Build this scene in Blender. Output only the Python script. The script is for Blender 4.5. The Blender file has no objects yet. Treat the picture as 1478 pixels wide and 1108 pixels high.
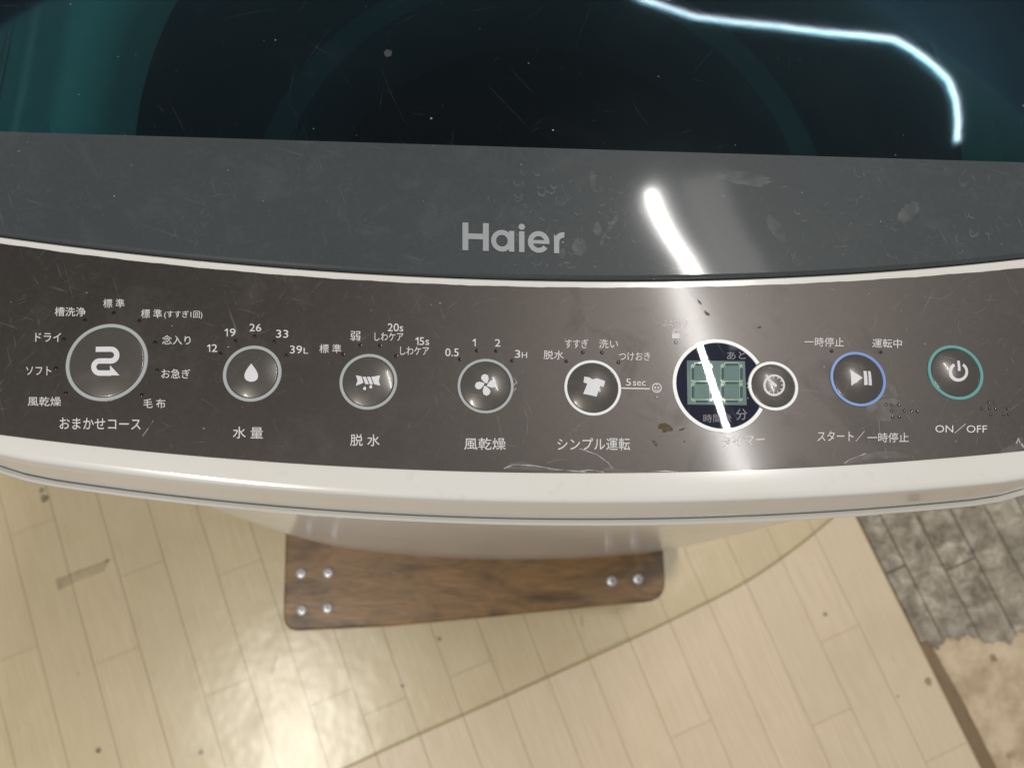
import bpy, bmesh, math, random
import numpy as np
from mathutils import Vector, Matrix
random.seed(7); rng = np.random.default_rng(7)
S = bpy.context.scene
COL = S.collection

# ---------------------------------------------------------------- camera, world, lamps, exposure
F = 1117.0; CX, CY = 739.0, 554.0          # focal length and centre, in photograph pixels
ZT = 0.86                                   # height of the machine's top
H = 0.330                                   # camera above it
CAM = Vector((0, 0, ZT + H))
TILT = math.radians(14.0)
Xc = Vector((1, -0.0185, -0.0373)).normalized()
Zc = Vector((0, math.sin(TILT), math.cos(TILT))); Zc = (Zc - Xc * Zc.dot(Xc)).normalized()
Yc = Zc.cross(Xc)
cam_d = bpy.data.cameras.new('camera'); cam = bpy.data.objects.new('camera', cam_d); COL.objects.link(cam)
R = Matrix((Xc, Yc, Zc)).to_4x4()           # camera -> world
cam.matrix_world = Matrix.Translation(CAM) @ R
cam_d.sensor_width = 36; cam_d.lens = 36 * F / 1478
cam_d.clip_start = 0.01; cam_d.clip_end = 100
cam_d.dof.use_dof = True; cam_d.dof.focus_distance = 0.36; cam_d.dof.aperture_fstop = 10
S.camera = cam

def at(px, py, z=ZT):
    d = R.to_3x3() @ Vector(((px - CX) / F, -(py - CY) / F, -1))
    return CAM + d * ((z - CAM.z) / d.z)

w = bpy.data.worlds.new('World'); S.world = w; w.use_nodes = True
bg = w.node_tree.nodes['Background']; bg.inputs[0].default_value = (0.97, 0.98, 1.0, 1); bg.inputs[1].default_value = 0.20

def area(name, p, q, width, power, col):
    l = bpy.data.lights.new(name, 'AREA'); l.shape = 'RECTANGLE'
    d = q - p; l.size = d.length; l.size_y = width; l.energy = power; l.color = col
    o = bpy.data.objects.new(name, l); COL.objects.link(o)
    x = d.normalized(); z = Vector((0, 0, 1)); z = (z - x * z.dot(x)).normalized(); y = z.cross(x)
    o.matrix_world = Matrix.Translation((p + q) / 2) @ Matrix((x, y, z)).transposed().to_4x4()
    return o
HT = 1.60                                   # tubes above the machine's top
def mirror(px, py, ht=HT):                  # ceiling point that a flat top would mirror at this pixel
    p = at(px, py); k = 1 + ht / H
    return Vector((p.x * k, p.y * k, ZT + ht))
TA, TB = mirror(938, 278), mirror(1082, 720)
area('fluorescent_tube', TA, TB, 0.009, 16, (1.0, 0.97, 0.93))
def floor_mirror(px, py, z=2.46):
    p = at(px, py, 0); k = 1 + z / (ZT + H)
    return Vector((p.x * k, p.y * k, z))
FA, FB = floor_mirror(418, 968), floor_mirror(446, 1200)
area('fluorescent_tube_front', FA, FB, 0.11, 25, (1.0, 0.95, 0.86))

area('ceiling_reflector', mirror(1012, 255), mirror(1085, 500), 0.12, 0.6, (1.0, 0.95, 0.9))
GLINT = [(900, -14), (928, 0), (968, 13), (1003, 25), (1058, 32), (1128, 39), (1188, 47), (1248, 52), (1290, 57), (1318, 72), (1348, 95), (1370, 117), (1380, 145), (1383, 175), (1381, 205)]
GP = [mirror(x, y) for x, y in GLINT]       # added lamps on a bent path, shaped to mirror as the lid's glint
for p_, q_ in zip(GP, GP[1:]): area('added_glint_lamp', p_, q_, 0.013, 1.3 * (q_ - p_).length, (1.0, 0.93, 0.95))

S.view_settings.view_transform = 'Standard'; S.view_settings.look = 'None'
S.view_settings.exposure = 0.07; S.view_settings.gamma = 1.0
S.cycles.use_denoising = True
S.cycles.max_bounces = 10; S.cycles.transparent_max_bounces = 12

# ---------------------------------------------------------------- material helpers
def srgb(r, g, b):
    f = lambda c: ((c / 255 + 0.055) / 1.055) ** 2.4 if c / 255 > 0.04045 else c / 255 / 12.92
    return (f(r), f(g), f(b), 1)
class NT:
    def __init__(s, name):
        s.m = bpy.data.materials.new(name); s.m.use_nodes = True; s.t = s.m.node_tree
        s.b = s.t.nodes['Principled BSDF']; s.out = s.t.nodes['Material Output']
    def n(s, kind, **kw):
        n = s.t.nodes.new(kind)
        for k, v in kw.items():
            if k.startswith('i_'):
                key = k[2:]; key = int(key) if key.isdigit() else key
                n.inputs[key].default_value = v
            else: setattr(n, k, v)
        return n
    def l(s, a, b): s.t.links.new(a, b)
    def coord(s, scale=(1, 1, 1), rot=0, kind='Object'):
        c = s.n('ShaderNodeTexCoord'); m = s.n('ShaderNodeMapping'); m2 = s.n('ShaderNodeMapping')
        m.inputs['Rotation'].default_value = (0, 0, rot); m2.inputs['Scale'].default_value = scale
        s.l(c.outputs[kind], m.inputs[0]); s.l(m.outputs[0], m2.inputs[0]); return m2.outputs[0]
    def noise(s, vec, scale, detail=4, rough=0.55, dist=0.0):
        n = s.n('ShaderNodeTexNoise'); s.l(vec, n.inputs['Vector'])
        n.inputs['Scale'].default_value = scale; n.inputs['Detail'].default_value = detail
        n.inputs['Roughness'].default_value = rough; n.inputs['Distortion'].default_value = dist
        return n.outputs['Fac']
    def ramp(s, fac, *stops):
        r = s.n('ShaderNodeValToRGB'); s.l(fac, r.inputs[0]); e = r.color_ramp.elements
        while len(e) < len(stops): e.new(0.5)
        for el, (p, c) in zip(e, stops):
            el.position = p; el.color = c if len(c) == 4 else (*c, 1)
        return r.outputs[0]
    def g(s, fac, a, b, va=0, vb=1): return s.ramp(fac, (a, (va,) * 3), (b, (vb,) * 3))
    def mix(s, fac, a, b, mode='MIX'):
        m = s.n('ShaderNodeMix', data_type='RGBA', blend_type=mode)
        for v, i in ((fac, 0), (a, 6), (b, 7)):
            if hasattr(v, 'is_output'): s.l(v, m.inputs[i])
            elif i == 0: m.inputs[0].default_value = v
            else: m.inputs[i].default_value = v if len(v) == 4 else (*v, 1)
        return m.outputs[2]
    def math(s, op, a, b=0.0):
        m = s.n('ShaderNodeMath', operation=op)
        for v, i in ((a, 0), (b, 1)):
            if hasattr(v, 'is_output'): s.l(v, m.inputs[i])
            else: m.inputs[i].default_value = v
        return m.outputs[0]
    def set(s, key, v):
        if hasattr(v, 'is_output'): s.l(v, s.b.inputs[key])
        else: s.b.inputs[key].default_value = v
    def bump(s, h, strength, dist=0.001, to='Normal'):
        b = s.n('ShaderNodeBump'); s.l(h, b.inputs['Height'])
        b.inputs['Strength'].default_value = strength; b.inputs['Distance'].default_value = dist
        s.l(b.outputs[0], s.b.inputs[to])
def plain(name, col, rough=0.5, metal=0.0, spec=0.5, coat=0.0):
    t = NT(name); t.set('Base Color', col); t.set('Roughness', rough); t.set('Metallic', metal)
    t.set('Specular IOR Level', spec); t.set('Coat Weight', coat); return t.m

# white plastic of the top cover, a little yellowed with grime
def white_mat(name, base, rough):
    t = NT(name); v = t.coord()
    n = t.g(t.noise(v, 14, 5), 0.45, 0.75); f = t.g(t.noise(v, 160, 3), 0.62, 0.72)
    c = t.mix(t.math('MULTIPLY', n, 0.3), base, srgb(206, 197, 172))
    c = t.mix(t.math('MULTIPLY', f, 0.08), c, srgb(150, 135, 110))
    t.set('Base Color', c); t.set('Roughness', rough); t.set('Coat Weight', 0.8); t.set('Coat Roughness', 0.04)
    t.bump(t.noise(v, 500, 2), 0.02, 0.0003); return t.m
M_cover = white_mat('white_plastic', srgb(209, 208, 204), 0.20)
M_body = white_mat('white_enamel', srgb(222, 221, 219), 0.14)
M_body.node_tree.nodes['Principled BSDF'].inputs['Coat Weight'].default_value = 0.0

# control panel: smoked plastic under a scratched clear film
def film_mat(name, dark, light, rough, haze, sc, smudge, tint, coat, coat_r):
    t = NT(name); v = t.coord()
    big = t.g(t.noise(v, 9, 4), 0.35, 0.7); fine = t.g(t.noise(v, 420, 2), 0.4, 0.8)
    blot = t.g(t.noise(v, sc, 6, 0.62, 0.9), 0.52, 0.70)
    c = t.mix(big, dark, light)
    c = t.mix(t.math('MULTIPLY', blot, smudge), c, (0.30, 0.30, 0.29))
    c = t.mix(t.math('MULTIPLY', fine, 0.035), c, (0.2, 0.19, 0.18))
    # hairline wear: stretched noise in a few directions
    acc = None
    for k, a in enumerate((0.3, 1.2, 2.1, 2.75)):
        s = t.g(t.noise(t.coord((1, 16, 1), a), 46 + 9 * k, 3, 0.6, 0.4), 0.655, 0.70)
        acc = s if acc is None else t.math('MAXIMUM', acc, s)
    gate = t.g(t.noise(v, 22, 3), 0.45, 0.65)
    acc = t.math('MULTIPLY', acc, gate)
    c = t.mix(t.math('MULTIPLY', acc, 0.07), c, (0.5, 0.5, 0.48))
    t.set('Base Color', c)
    r = t.math('ADD', t.math('ADD', rough, t.math('MULTIPLY', blot, 0.08)), t.math('MULTIPLY', acc, 0.1))
    t.set('Roughness', r); t.set('Specular IOR Level', haze)
    t.set('Coat Weight', coat); t.set('Coat Roughness', coat_r); t.set('Specular Tint', (*tint, 1))
    t.bump(t.math('ADD', t.noise(v, 30, 2), t.math('MULTIPLY', acc, 0.5)), 0.10, 0.0006)
    return t.m
M_panel = film_mat('smoked_panel_film', (0.006, 0.0050, 0.0044), (0.0125, 0.0102, 0.0088), 0.46, 0.85, 36, 0.02, (1, 0.90, 0.83), 0.30, 0.125)
M_frame = film_mat('lid_frame_plastic', (0.042, 0.049, 0.053), (0.050, 0.057, 0.061), 0.42, 0.12, 60, 0.04, (1, 1, 1), 0.55, 0.075)
M_button = film_mat('button_plastic', (0.055, 0.050, 0.045), (0.07, 0.064, 0.058), 0.34, 0.55, 60, 0.03, (1, 0.93, 0.88), 0.30, 0.12)

def glass_mat():
    t = NT('smoked_lid_glass'); v = t.coord()
    tr = t.n('ShaderNodeBsdfTransparent', i_0=(0.34, 0.55, 0.56, 1))
    gl = t.n('ShaderNodeBsdfGlossy'); gl.inputs['Roughness'].default_value = 0.03; gl.inputs['Color'].default_value = (0.80, 0.84, 0.95, 1)
    hz = t.n('ShaderNodeBsdfGlossy'); hz.inputs['Roughness'].default_value = 0.22
    hz.inputs['Color'].default_value = (0.8, 0.86, 0.95, 1)
    df = t.n('ShaderNodeBsdfDiffuse', i_0=(0.55, 0.6, 0.62, 1))
    fr = t.n('ShaderNodeFresnel'); fr.inputs['IOR'].default_value = 1.38
    m0 = t.n('ShaderNodeMixShader', i_0=0.06); t.l(gl.outputs[0], m0.inputs[1]); t.l(hz.outputs[0], m0.inputs[2])
    m1 = t.n('ShaderNodeMixShader'); t.l(fr.outputs[0], m1.inputs[0]); t.l(tr.outputs[0], m1.inputs[1]); t.l(m0.outputs[0], m1.inputs[2])
    acc = None
    for k, a in enumerate((0.15, 0.5, 1.9, 2.6)):
        s = t.g(t.noise(t.coord((1, 22, 1), a), 40 + 8 * k, 3, 0.6, 0.5), 0.66, 0.72)
        acc = s if acc is None else t.math('MAXIMUM', acc, s)
    sm = t.g(t.noise(v, 18, 5, 0.6, 0.6), 0.5, 0.8)
    fac = t.math('ADD', t.math('MULTIPLY', acc, 0.004), t.math('MULTIPLY', sm, 0.004))
    m2 = t.n('ShaderNodeMixShader'); t.l(fac, m2.inputs[0]); t.l(m1.outputs[0], m2.inputs[1]); t.l(df.outputs[0], m2.inputs[2])
    t.l(m2.outputs[0], t.out.inputs[0]); return t.m
M_glass = glass_mat()
def faint_mat(name, col, alpha, rough=0.5, sc=220):
    t = NT(name); tr = t.n('ShaderNodeBsdfTransparent'); t.set('Base Color', col); t.set('Roughness', rough)
    m = t.n('ShaderNodeMixShader'); n = t.noise(t.coord(), sc, 3)
    t.l(t.math('MULTIPLY', t.g(n, 0.3, 0.65), alpha), m.inputs[0]); t.l(tr.outputs[0], m.inputs[1]); t.l(t.b.outputs[0], m.inputs[2])
    t.l(m.outputs[0], t.out.inputs[0]); return t.m
M_scratch = faint_mat('scratch_white', (0.6, 0.6, 0.59, 1), 0.2)
M_scuff = faint_mat('peeled_film', (0.8, 0.8, 0.8, 1), 0.55, 0.25)
M_haze = faint_mat('film_smear', (0.6, 0.6, 0.62, 1), 0.09, 0.3)
M_drip = faint_mat('water_mark', (0.6, 0.6, 0.6, 1), 0.13)
M_smear = faint_mat('dried_water', (0.6, 0.6, 0.62, 1), 0.09, 0.4, 90)
M_print = plain('print_grey', (0.60, 0.59, 0.58, 1), 0.55)
M_printdim = plain('print_dim', (0.19, 0.19, 0.20, 1), 0.5)
M_logo = plain('logo_silver', (0.25, 0.262, 0.28, 1), 0.42, 0.0, 0.6)
M_ring = plain('ring_grey', (0.36, 0.39, 0.39, 1), 0.28, 0, 0.5, 0.3)
M_ringw = plain('ring_white', (0.68, 0.69, 0.68, 1), 0.35, 0, 0.5, 0.3)
M_blue = plain('ring_blue', srgb(112, 142, 196), 0.25, 0, 0.5, 0.4)
M_teal = plain('ring_teal', srgb(96, 152, 152), 0.25, 0, 0.5, 0.4)
M_led = plain('led_black', (0.006, 0.006, 0.006, 1), 0.25)
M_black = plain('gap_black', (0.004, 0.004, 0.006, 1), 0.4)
M_dispglass = plain('display_window', (0.018, 0.020, 0.036, 1), 0.012, 0, 0.25, 0.0)
M_lcd = None
def lcd_mat():
    t = NT('lcd_glass'); v = t.coord(); n = t.noise(v, 60, 3)
    t.set('Base Color', t.mix(n, srgb(78, 98, 102), srgb(120, 142, 136))); t.set('Roughness', 0.015); t.set('Specular IOR Level', 0.25); return t.m
M_lcd = lcd_mat()
M_seg = plain('lcd_segment_edge', srgb(150, 170, 152), 0.05, 0, 0.25, 0.0)
M_segd = plain('lcd_segment', srgb(72, 92, 94), 0.015, 0, 0.25, 0.0)
M_steel = plain('screw_zinc', (0.72, 0.73, 0.76, 1), 0.42, 0.75)
M_drum = plain('steel_drum', (0.03, 0.03, 0.035, 1), 0.5, 0.3)
M_tub = plain('tub_plastic', (0.58, 0.62, 0.60, 1), 0.5)
M_tub2 = plain('balance_ring', (0.05, 0.06, 0.07, 1), 0.5)
M_dark = plain('cavity_dark', (0.02, 0.02, 0.022, 1), 0.7)
M_rubber = plain('wheel_rubber', (0.03, 0.03, 0.03, 1), 0.7)
M_rust = faint_mat('rust_stain', srgb(88, 72, 46), 0.9, 0.8)
M_dirt = faint_mat('dirt_dark', srgb(96, 86, 64), 0.55, 0.8, 20)
M_floorstain = faint_mat('floor_stain', srgb(150, 138, 96), 0.3, 0.6, 12)

# ---------------------------------------------------------------- object helpers
def link(o, parent):
    COL.objects.link(o)
    if parent is not None:
        o.parent = parent; o.matrix_parent_inverse = parent.matrix_world.inverted()
    return o
def world_of(o): bpy.context.view_layer.update()
def mesh(name, verts, faces, mat, parent=None, smooth=True, angle=40):
    me = bpy.data.meshes.new(name); me.from_pydata([tuple(v) for v in verts], [], faces); me.update()
    bm = bmesh.new(); bm.from_mesh(me); bmesh.ops.recalc_face_normals(bm, faces=bm.faces); bm.to_mesh(me); bm.free()
    return place(name, me, mat, parent, smooth, angle)
def place(name, me, mat, parent=None, smooth=True, angle=40):
    if mat and not me.materials: me.materials.append(mat)
    if smooth and len(me.polygons):
        me.polygons.foreach_set('use_smooth', [True] * len(me.polygons))
        me.set_sharp_from_angle(angle=math.radians(angle))
    o = bpy.data.objects.new(name, me); return link(o, parent)
def tag(o, label=None, cat=None, group=None, kind=None):
    for k, v in (('label', label), ('category', cat), ('group', group), ('kind', kind)):
        if v: o[k] = v
    return o
def empty(name, loc):
    o = bpy.data.objects.new(name, None); o.location = loc; o.empty_display_size = 0.05; COL.objects.link(o)
    bpy.context.view_layer.update(); return o
def grid(rows):                             # rows of equal-length vertex lists -> verts, faces
    n = len(rows[0]); v = [p for r in rows for p in r]
    f = [(i * n + j, i * n + j + 1, (i + 1) * n + j + 1, (i + 1) * n + j) for i in range(len(rows) - 1) for j in range(n - 1)]
    return v, f
def slab(poly, z0, z1, bev=0.0):            # closed prism from a plan polygon, optional top bevel
    n = len(poly); c = [sum(p[0] for p in poly) / n, sum(p[1] for p in poly) / n]
    V = [(x, y, z0) for x, y in poly]; Fc = [tuple(range(n))[::-1]]
    V += [(x, y, z1 - bev) for x, y in poly]
    Fc += [(i, (i + 1) % n, n + (i + 1) % n, n + i) for i in range(n)]
    top = n
    if bev:
        for i in range(n):
            p, a, b = Vector(poly[i]), Vector(poly[i - 1]), Vector(poly[(i + 1) % n])
            d1 = (p - a); d2 = (b - p)
            if d1.length < 1e-7 or d2.length < 1e-7: V.append((p.x, p.y, z1)); continue
            n1 = Vector((-d1.y, d1.x)).normalized(); n2 = Vector((-d2.y, d2.x)).normalized()
            m = (n1 + n2); m = m / max(0.35, m.dot(n1)) if m.length > 1e-6 else n1
            q = p + m * bev; V.append((q.x, q.y, z1))
        Fc += [(n + i, n + (i + 1) % n, 2 * n + (i + 1) % n, 2 * n + i) for i in range(n)]; top = 2 * n
    Fc.append(tuple(range(top, top + n))); return V, Fc
def ccw(poly):
    a = sum(poly[i - 1][0] * poly[i][1] - poly[i][0] * poly[i - 1][1] for i in range(len(poly)))
    return poly if a > 0 else poly[::-1]
def lathe(c, prof, n=48):                   # prof of (r, z) about a vertical axis at c (x, y)
    V = []; Fc = []
    for r, z in prof:
        for k in range(n):
            a = 2 * math.pi * k / n; V.append((c[0] + r * math.cos(a), c[1] + r * math.sin(a), z))
    for i in range(len(prof) - 1):
        for k in range(n):
            Fc.append((i * n + k, i * n + (k + 1) % n, (i + 1) * n + (k + 1) % n, (i + 1) * n + k))
    if prof[0][0] > 1e-6: pass
    return V, Fc
def capped(c, prof, n=48):
    V, Fc = lathe(c, prof, n); m = len(prof)
    Fc.append(tuple(range((m - 1) * n, m * n))); return V, Fc

# ---------------------------------------------------------------- plan curves of the machine's front, fitted to a smooth bow
def fit(pts, z=ZT, deg=4):
    P = [at(x, y, z) for x, y in pts]
    co = np.polyfit([p.x for p in P], [p.y for p in P], deg); return lambda x: float(np.polyval(co, x))
yA = fit([(0, 193), (370, 205), (739, 216), (1100, 228), (1478, 237)], ZT, 1)
yB = fit([(0, 341), (150, 358), (300, 374), (520, 393), (740, 404), (1000, 402), (1178, 396), (1330, 385), (1478, 372)], ZT, 3)
yC = fit([(0, 352), (150, 370), (300, 387), (520, 405), (740, 414), (1000, 414), (1178, 408), (1330, 398), (1478, 387)], ZT, 3)
yD = fit([(0, 628), (150, 645), (300, 660), (500, 673), (740, 683), (940, 682), (1140, 676), (1300, 666), (1478, 651)], ZT, 3)
yE = fit([(0, 655), (220, 684), (340, 699), (500, 711), (640, 718), (740, 720), (900, 721), (1067, 718), (1278, 708), (1400, 699), (1478, 688)], ZT - 0.004, 3)
X0 = at(740, 345).x
XL, XR = X0 - 0.278, X0 + 0.292
YB = at(739, 0).y + 0.30                    # back of the machine
def outline(f, inset=0.0, rc=0.076, n=56, nc=12):
    """closed plan loop, front bow first (left to right), then right side, back and left side; with outward normals"""
    xl, xr, yb = XL + inset, XR - inset, YB - inset
    xs = np.linspace(xl + rc, xr - rc, n); P = [(x, f(x) + inset) for x in xs]
    def corner(p, tdir, out):               # quarter bend from the bow's end to the side
        (px, py) = p; q = (out, py + rc * 1.25); res = []
        c = (out, py + tdir * (out - px))
        for k in range(1, nc + 1):
            t = k / nc; a = (1 - t) ** 2; b = 2 * t * (1 - t); d = t * t
            res.append((a * px + b * c[0] + d * q[0], a * py + b * c[1] + d * q[1]))
        return res
    sl = lambda x: (f(x + 1e-3) - f(x - 1e-3)) / 2e-3
    Rr = corner(P[-1], sl(xs[-1]), xr); Ll = corner(P[0], sl(xs[0]), xl)
    loop = P + Rr
    ys = Rr[-1][1]; loop += [(xr, ys + (yb - ys) * t) for t in (0.33, 0.66)]
    loop += [(xr, yb), (X0, yb), (xl, yb)]
    yl = Ll[-1][1]; loop += [(xl, yb + (yl - yb) * t) for t in (0.33, 0.66)]
    loop += Ll[::-1]
    N = len(loop); nor = []
    for i in range(N):
        a, b = loop[i - 1], loop[(i + 1) % N]; d = Vector((b[0] - a[0], b[1] - a[1])).normalized(); nor.append((d.y, -d.x))
    return loop, nor, n, nc
def sweep(loop, nor, prof):
    N = len(loop); V = []; Fc = []
    for d, z in prof:
        V += [(p[0] + q[0] * d, p[1] + q[1] * d, z) for p, q in zip(loop, nor)]
    for i in range(len(prof) - 1):
        for k in range(N):
            Fc.append((i * N + k, i * N + (k + 1) % N, (i + 1) * N + (k + 1) % N, (i + 1) * N + k))
    return V, Fc

# ---------------------------------------------------------------- floor
ZF = 0.0
vp = R.to_3x3() @ Vector((-1869, 4474, -1117)); PD = Vector((vp.x, vp.y)).normalized(); PN = Vector((PD.y, -PD.x))   # along / across the planks (to the right)
def floor_uv(px, py, z=ZF): p = at(px, py, z); v = Vector((p.x, p.y)); return v.dot(PD), v.dot(PN)
def uv(u, v): p = PD * u + PN * v; return (p.x, p.y)

def vinyl_mat():
    t = NT('pale_plank_vinyl'); v = t.coord(); oi = t.n('ShaderNodeObjectInfo')
    ang = math.atan2(PD.y, PD.x)
    gr = t.noise(t.coord((2.2, 40, 1), -ang), 6, 5, 0.6, 0.3)
    c = t.mix(t.g(gr, 0.3, 0.75), srgb(228, 206, 174), srgb(242, 224, 196))
    c = t.mix(t.math('MULTIPLY', oi.outputs['Random'], 0.45), c, srgb(226, 208, 180))
    d = t.g(t.noise(v, 5, 5, 0.6), 0.5, 0.75); c = t.mix(t.math('MULTIPLY', d, 0.4), c, srgb(208, 188, 154))
    s = t.g(t.noise(v, 70, 3, 0.7), 0.68, 0.76); c = t.mix(t.math('MULTIPLY', s, 0.35), c, srgb(120, 108, 80))
    t.set('Base Color', c); t.set('Roughness', t.g(t.noise(v, 8, 4), 0.3, 0.7, 0.30, 0.42))
    t.bump(t.math('ADD', t.noise(v, 7, 3), t.math('MULTIPLY', t.noise(v, 60, 2), 0.02)), 0.25, 0.006); return t.m
M_vinyl = vinyl_mat()
M_grout = plain('plank_joint', srgb(212, 192, 156), 0.7)
u_e, v_e = floor_uv(1240, 745); u_e2, v_e2 = floor_uv(1415, 1108); VE = (v_e + v_e2) / 2      # right border of the pale floor
V0, V1, U0, U1 = VE - 1.75, VE, -1.0, 1.05
base = mesh('floor', *slab(ccw([uv(U0, V0), uv(U1, V0), uv(U1, V1 - 0.001), uv(U0, V1 - 0.001)]), -0.014, -0.0015), M_grout, None, False)
tag(base, 'pale plank patterned vinyl floor in front of the washing machine', kind='structure')
# rows of planks: joints across the planks where the photograph shows them, then at steps
lines = [floor_uv(x, y)[1] for x, y in ((77, 836), (144, 822), (225, 858), (306, 884))]
PW = (lines[-1] - lines[0]) / 3
linesR = floor_uv(1236, 893)[1]
joints_px = [(117, 823), (144, 955), (180, 830), (308, 1000), (330, 825), (1210, 915), (1192, 1038), (1360, 1088), (20, 770), (1000, 1050), (860, 940)]
jn = [floor_uv(x, y) for x, y in joints_px]
edges = [V1 - 0.0035]; v = linesR
while v > V0: edges.append(v); v -= PW
edges = sorted(edges)
GAP = 0.0006
for i in range(len(edges) - 1):
    a, b = edges[i], edges[i + 1]
    if b - a < 0.006: continue
    cuts = [u for u, vv in jn if a <= vv < b]
    c0 = cuts[0] if cuts else random.uniform(-0.6, 0.0)
    us = sorted(set([U0, U1] + cuts + [c0 + k * 0.46 + random.uniform(-.02, .02) for k in (-3, -2, -1, 1, 2, 3)]))
    us = [u for u in us if U0 <= u <= U1]
    keep = [us[0]]
    for u in us[1:]:
        if u - keep[-1] > 0.09 or u in cuts: keep.append(u)
    for u0, u1 in zip(keep, keep[1:]):
        g = GAP / 2; P = ccw([uv(u0 + g, a + g), uv(u1 - g, a + g), uv(u1 - g, b - g), uv(u0 + g, b - g)])
        mesh('plank', *slab(P, -0.0014, random.uniform(-0.00012, 0.0), 0.0003), M_vinyl, base, False)
# edge board of the pale floor
t = NT('edge_wood'); nn = t.noise(t.coord((3, 60, 1), -math.atan2(PD.y, PD.x)), 9, 5)
t.set('Base Color', t.mix(nn, srgb(92, 78, 64), srgb(176, 148, 112))); t.set('Roughness', 0.6); M_edge = t.m
ue0 = floor_uv(1330, 930)[0]
strip = mesh('floor_edge_strip', *slab(ccw([uv(U0, V1 + 0.0005), uv(ue0, V1 + 0.0005), uv(ue0, V1 + 0.016), uv(ue0 - 0.1, V1 + 0.022), uv(U0, V1 + 0.022)]), -0.0139, -0.004, 0.002), M_edge, None, False)
tag(strip, 'worn brown wooden edge strip along the pale floor', 'edge strip')
# bare lower floor to the right
def concrete():
    t = NT('bare_underlay'); v = t.coord()
    n = t.noise(v, 22, 6, 0.65); c = t.ramp(n, (0.3, srgb(186, 162, 132)), (0.55, srgb(226, 204, 172)), (0.75, srgb(236, 218, 190)))
    s = t.g(t.noise(v, 90, 3, 0.7), 0.66, 0.74); c = t.mix(t.math('MULTIPLY', s, 0.4), c, srgb(120, 102, 80))
    t.set('Base Color', c); t.set('Roughness', 0.85); t.bump(t.noise(v, 120, 4), 0.3, 0.002); return t.m
VR = VE + 1.1
sub = mesh('subfloor', *slab(ccw([uv(-1.6, V0 - 0.5), uv(1.3, V0 - 0.5), uv(1.3, VR), uv(-1.6, VR)]), -0.05, -0.0142), concrete(), None, False)
tag(sub, 'bare beige subfloor showing beyond the torn grey covering', kind='structure')
def grey_mat():
    t = NT('worn_grey_plank'); v = t.coord(); oi = t.n('ShaderNodeObjectInfo')
    n = t.noise(v, 38, 6, 0.68, 0.5); n2 = t.noise(v, 9, 3)
    c = t.ramp(n, (0.34, srgb(110, 101, 88)), (0.45, srgb(156, 146, 129)), (0.56, srgb(190, 180, 162)), (0.66, srgb(220, 211, 192)))
    c = t.mix(t.g(n2, 0.45, 0.7, 0, 0.6), c, srgb(122, 113, 100)); c = t.mix(t.math('MULTIPLY', oi.outputs['Random'], 0.25), c, srgb(150, 143, 130))
    t.set('Base Color', c); t.set('Roughness', 0.75); t.bump(n, 0.35, 0.002); return t.m
M_grey = grey_mat()
gl = sorted(floor_uv(x, y, -0.01)[1] for x, y in ((1352, 800), (1405, 800), (1460, 800)))
GW = gl[1] - gl[0]
gb = mesh('grey_floor', *slab(ccw([uv(ue0 + 0.075, V1 + 0.003), uv(1.2, V1 + 0.003), uv(1.2, VR - 0.1), uv(ue0 + 0.03, VR - 0.1)]), -0.0138, -0.0105), plain('grey_joint', srgb(104, 95, 82), 0.9), None, False)
tag(gb, 'worn mottled grey plank floor covering to the right, torn at its near end', kind='structure')
tu, tv = floor_uv(1345, 926, -0.009)
tear = lambda vv: tu - 0.34 * (vv - tv) + 0.007 * math.sin(vv * 61) + 0.004 * math.sin(vv * 173 + 1) + 0.002 * math.sin(vv * 520)
gj = [floor_uv(x, y, -0.009) for x, y in ((1300, 818), (1390, 812))]
vv = gl[0] - GW * math.ceil((gl[0] - V1) / GW)
while vv < VR - 0.15:
    a, b = max(vv, V1 + 0.004), vv + GW
    if b - a > 0.008:
        cuts = [u for u, q in gj if a <= q < b]
        us = [None] + sorted(cuts + [0.18 + random.uniform(0, .2), 0.62 + random.uniform(0, .15)]) + [1.19]
        for u0, u1 in zip(us, us[1:]):
            g = 0.0013
            if u0 is None:
                nseg = 26; e = [uv(tear(a + (b - a) * k / nseg) + random.uniform(-.0016, .0016), a + g + (b - a - 2 * g) * k / nseg) for k in range(nseg + 1)]
                if u1 - tear(a) < 0.02: continue
                P = e + [uv(u1 - g, b - g), uv(u1 - g, a + g)]
            else: P = [uv(u0 + g, a + g), uv(u1 - g, a + g), uv(u1 - g, b - g), uv(u0 + g, b - g)]
            mesh('plank', *slab(ccw(P), -0.0104, -0.0085 + random.uniform(-.0003, .0003)), M_grey, gb, False)
    vv += GW
# dirt specks and stains lying on the pale floor
def blob(px, py, rpx, z, irregular=0.35, n=14, stretch=(1, 1), rot=0):
    p = at(px, py, z); r = (at(px + rpx, py, z) - p).length; V = []
    for k in range(n):
        a = 2 * math.pi * k / n; q = r * (1 + random.uniform(-irregular, irregular))
        x, y = q * math.cos(a) * stretch[0], q * math.sin(a) * stretch[1]
        V.append((p.x + x * math.cos(rot) - y * math.sin(rot), p.y + x * math.sin(rot) + y * math.cos(rot), z))
    return V, [tuple(range(n))]
for (x, y, r) in ((60, 707, 4), (64, 719, 6), (155, 809, 3.2), (1340, 983, 5.5), (1191, 886, 3), (1289, 950, 2), (290, 1085, 4), (142, 1082, 4), (1296, 1004, 2), (581, 989, 2.5), (634, 922, 3)):
    b = blob(x, y, r, ZF + 0.0004, 0.15); mesh('dirt_speck', *b, M_dirt, base, False)
for (x, y, r, st, ro) in ((395, 960, 10, (.25, 1.6), -.2), (840, 895, 10, (.2, 1), .1)):
    mesh('floor_stain', *blob(x, y, r, ZF + 0.0004, 0.15, 20, st, ro), M_floorstain, base, False)
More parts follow.
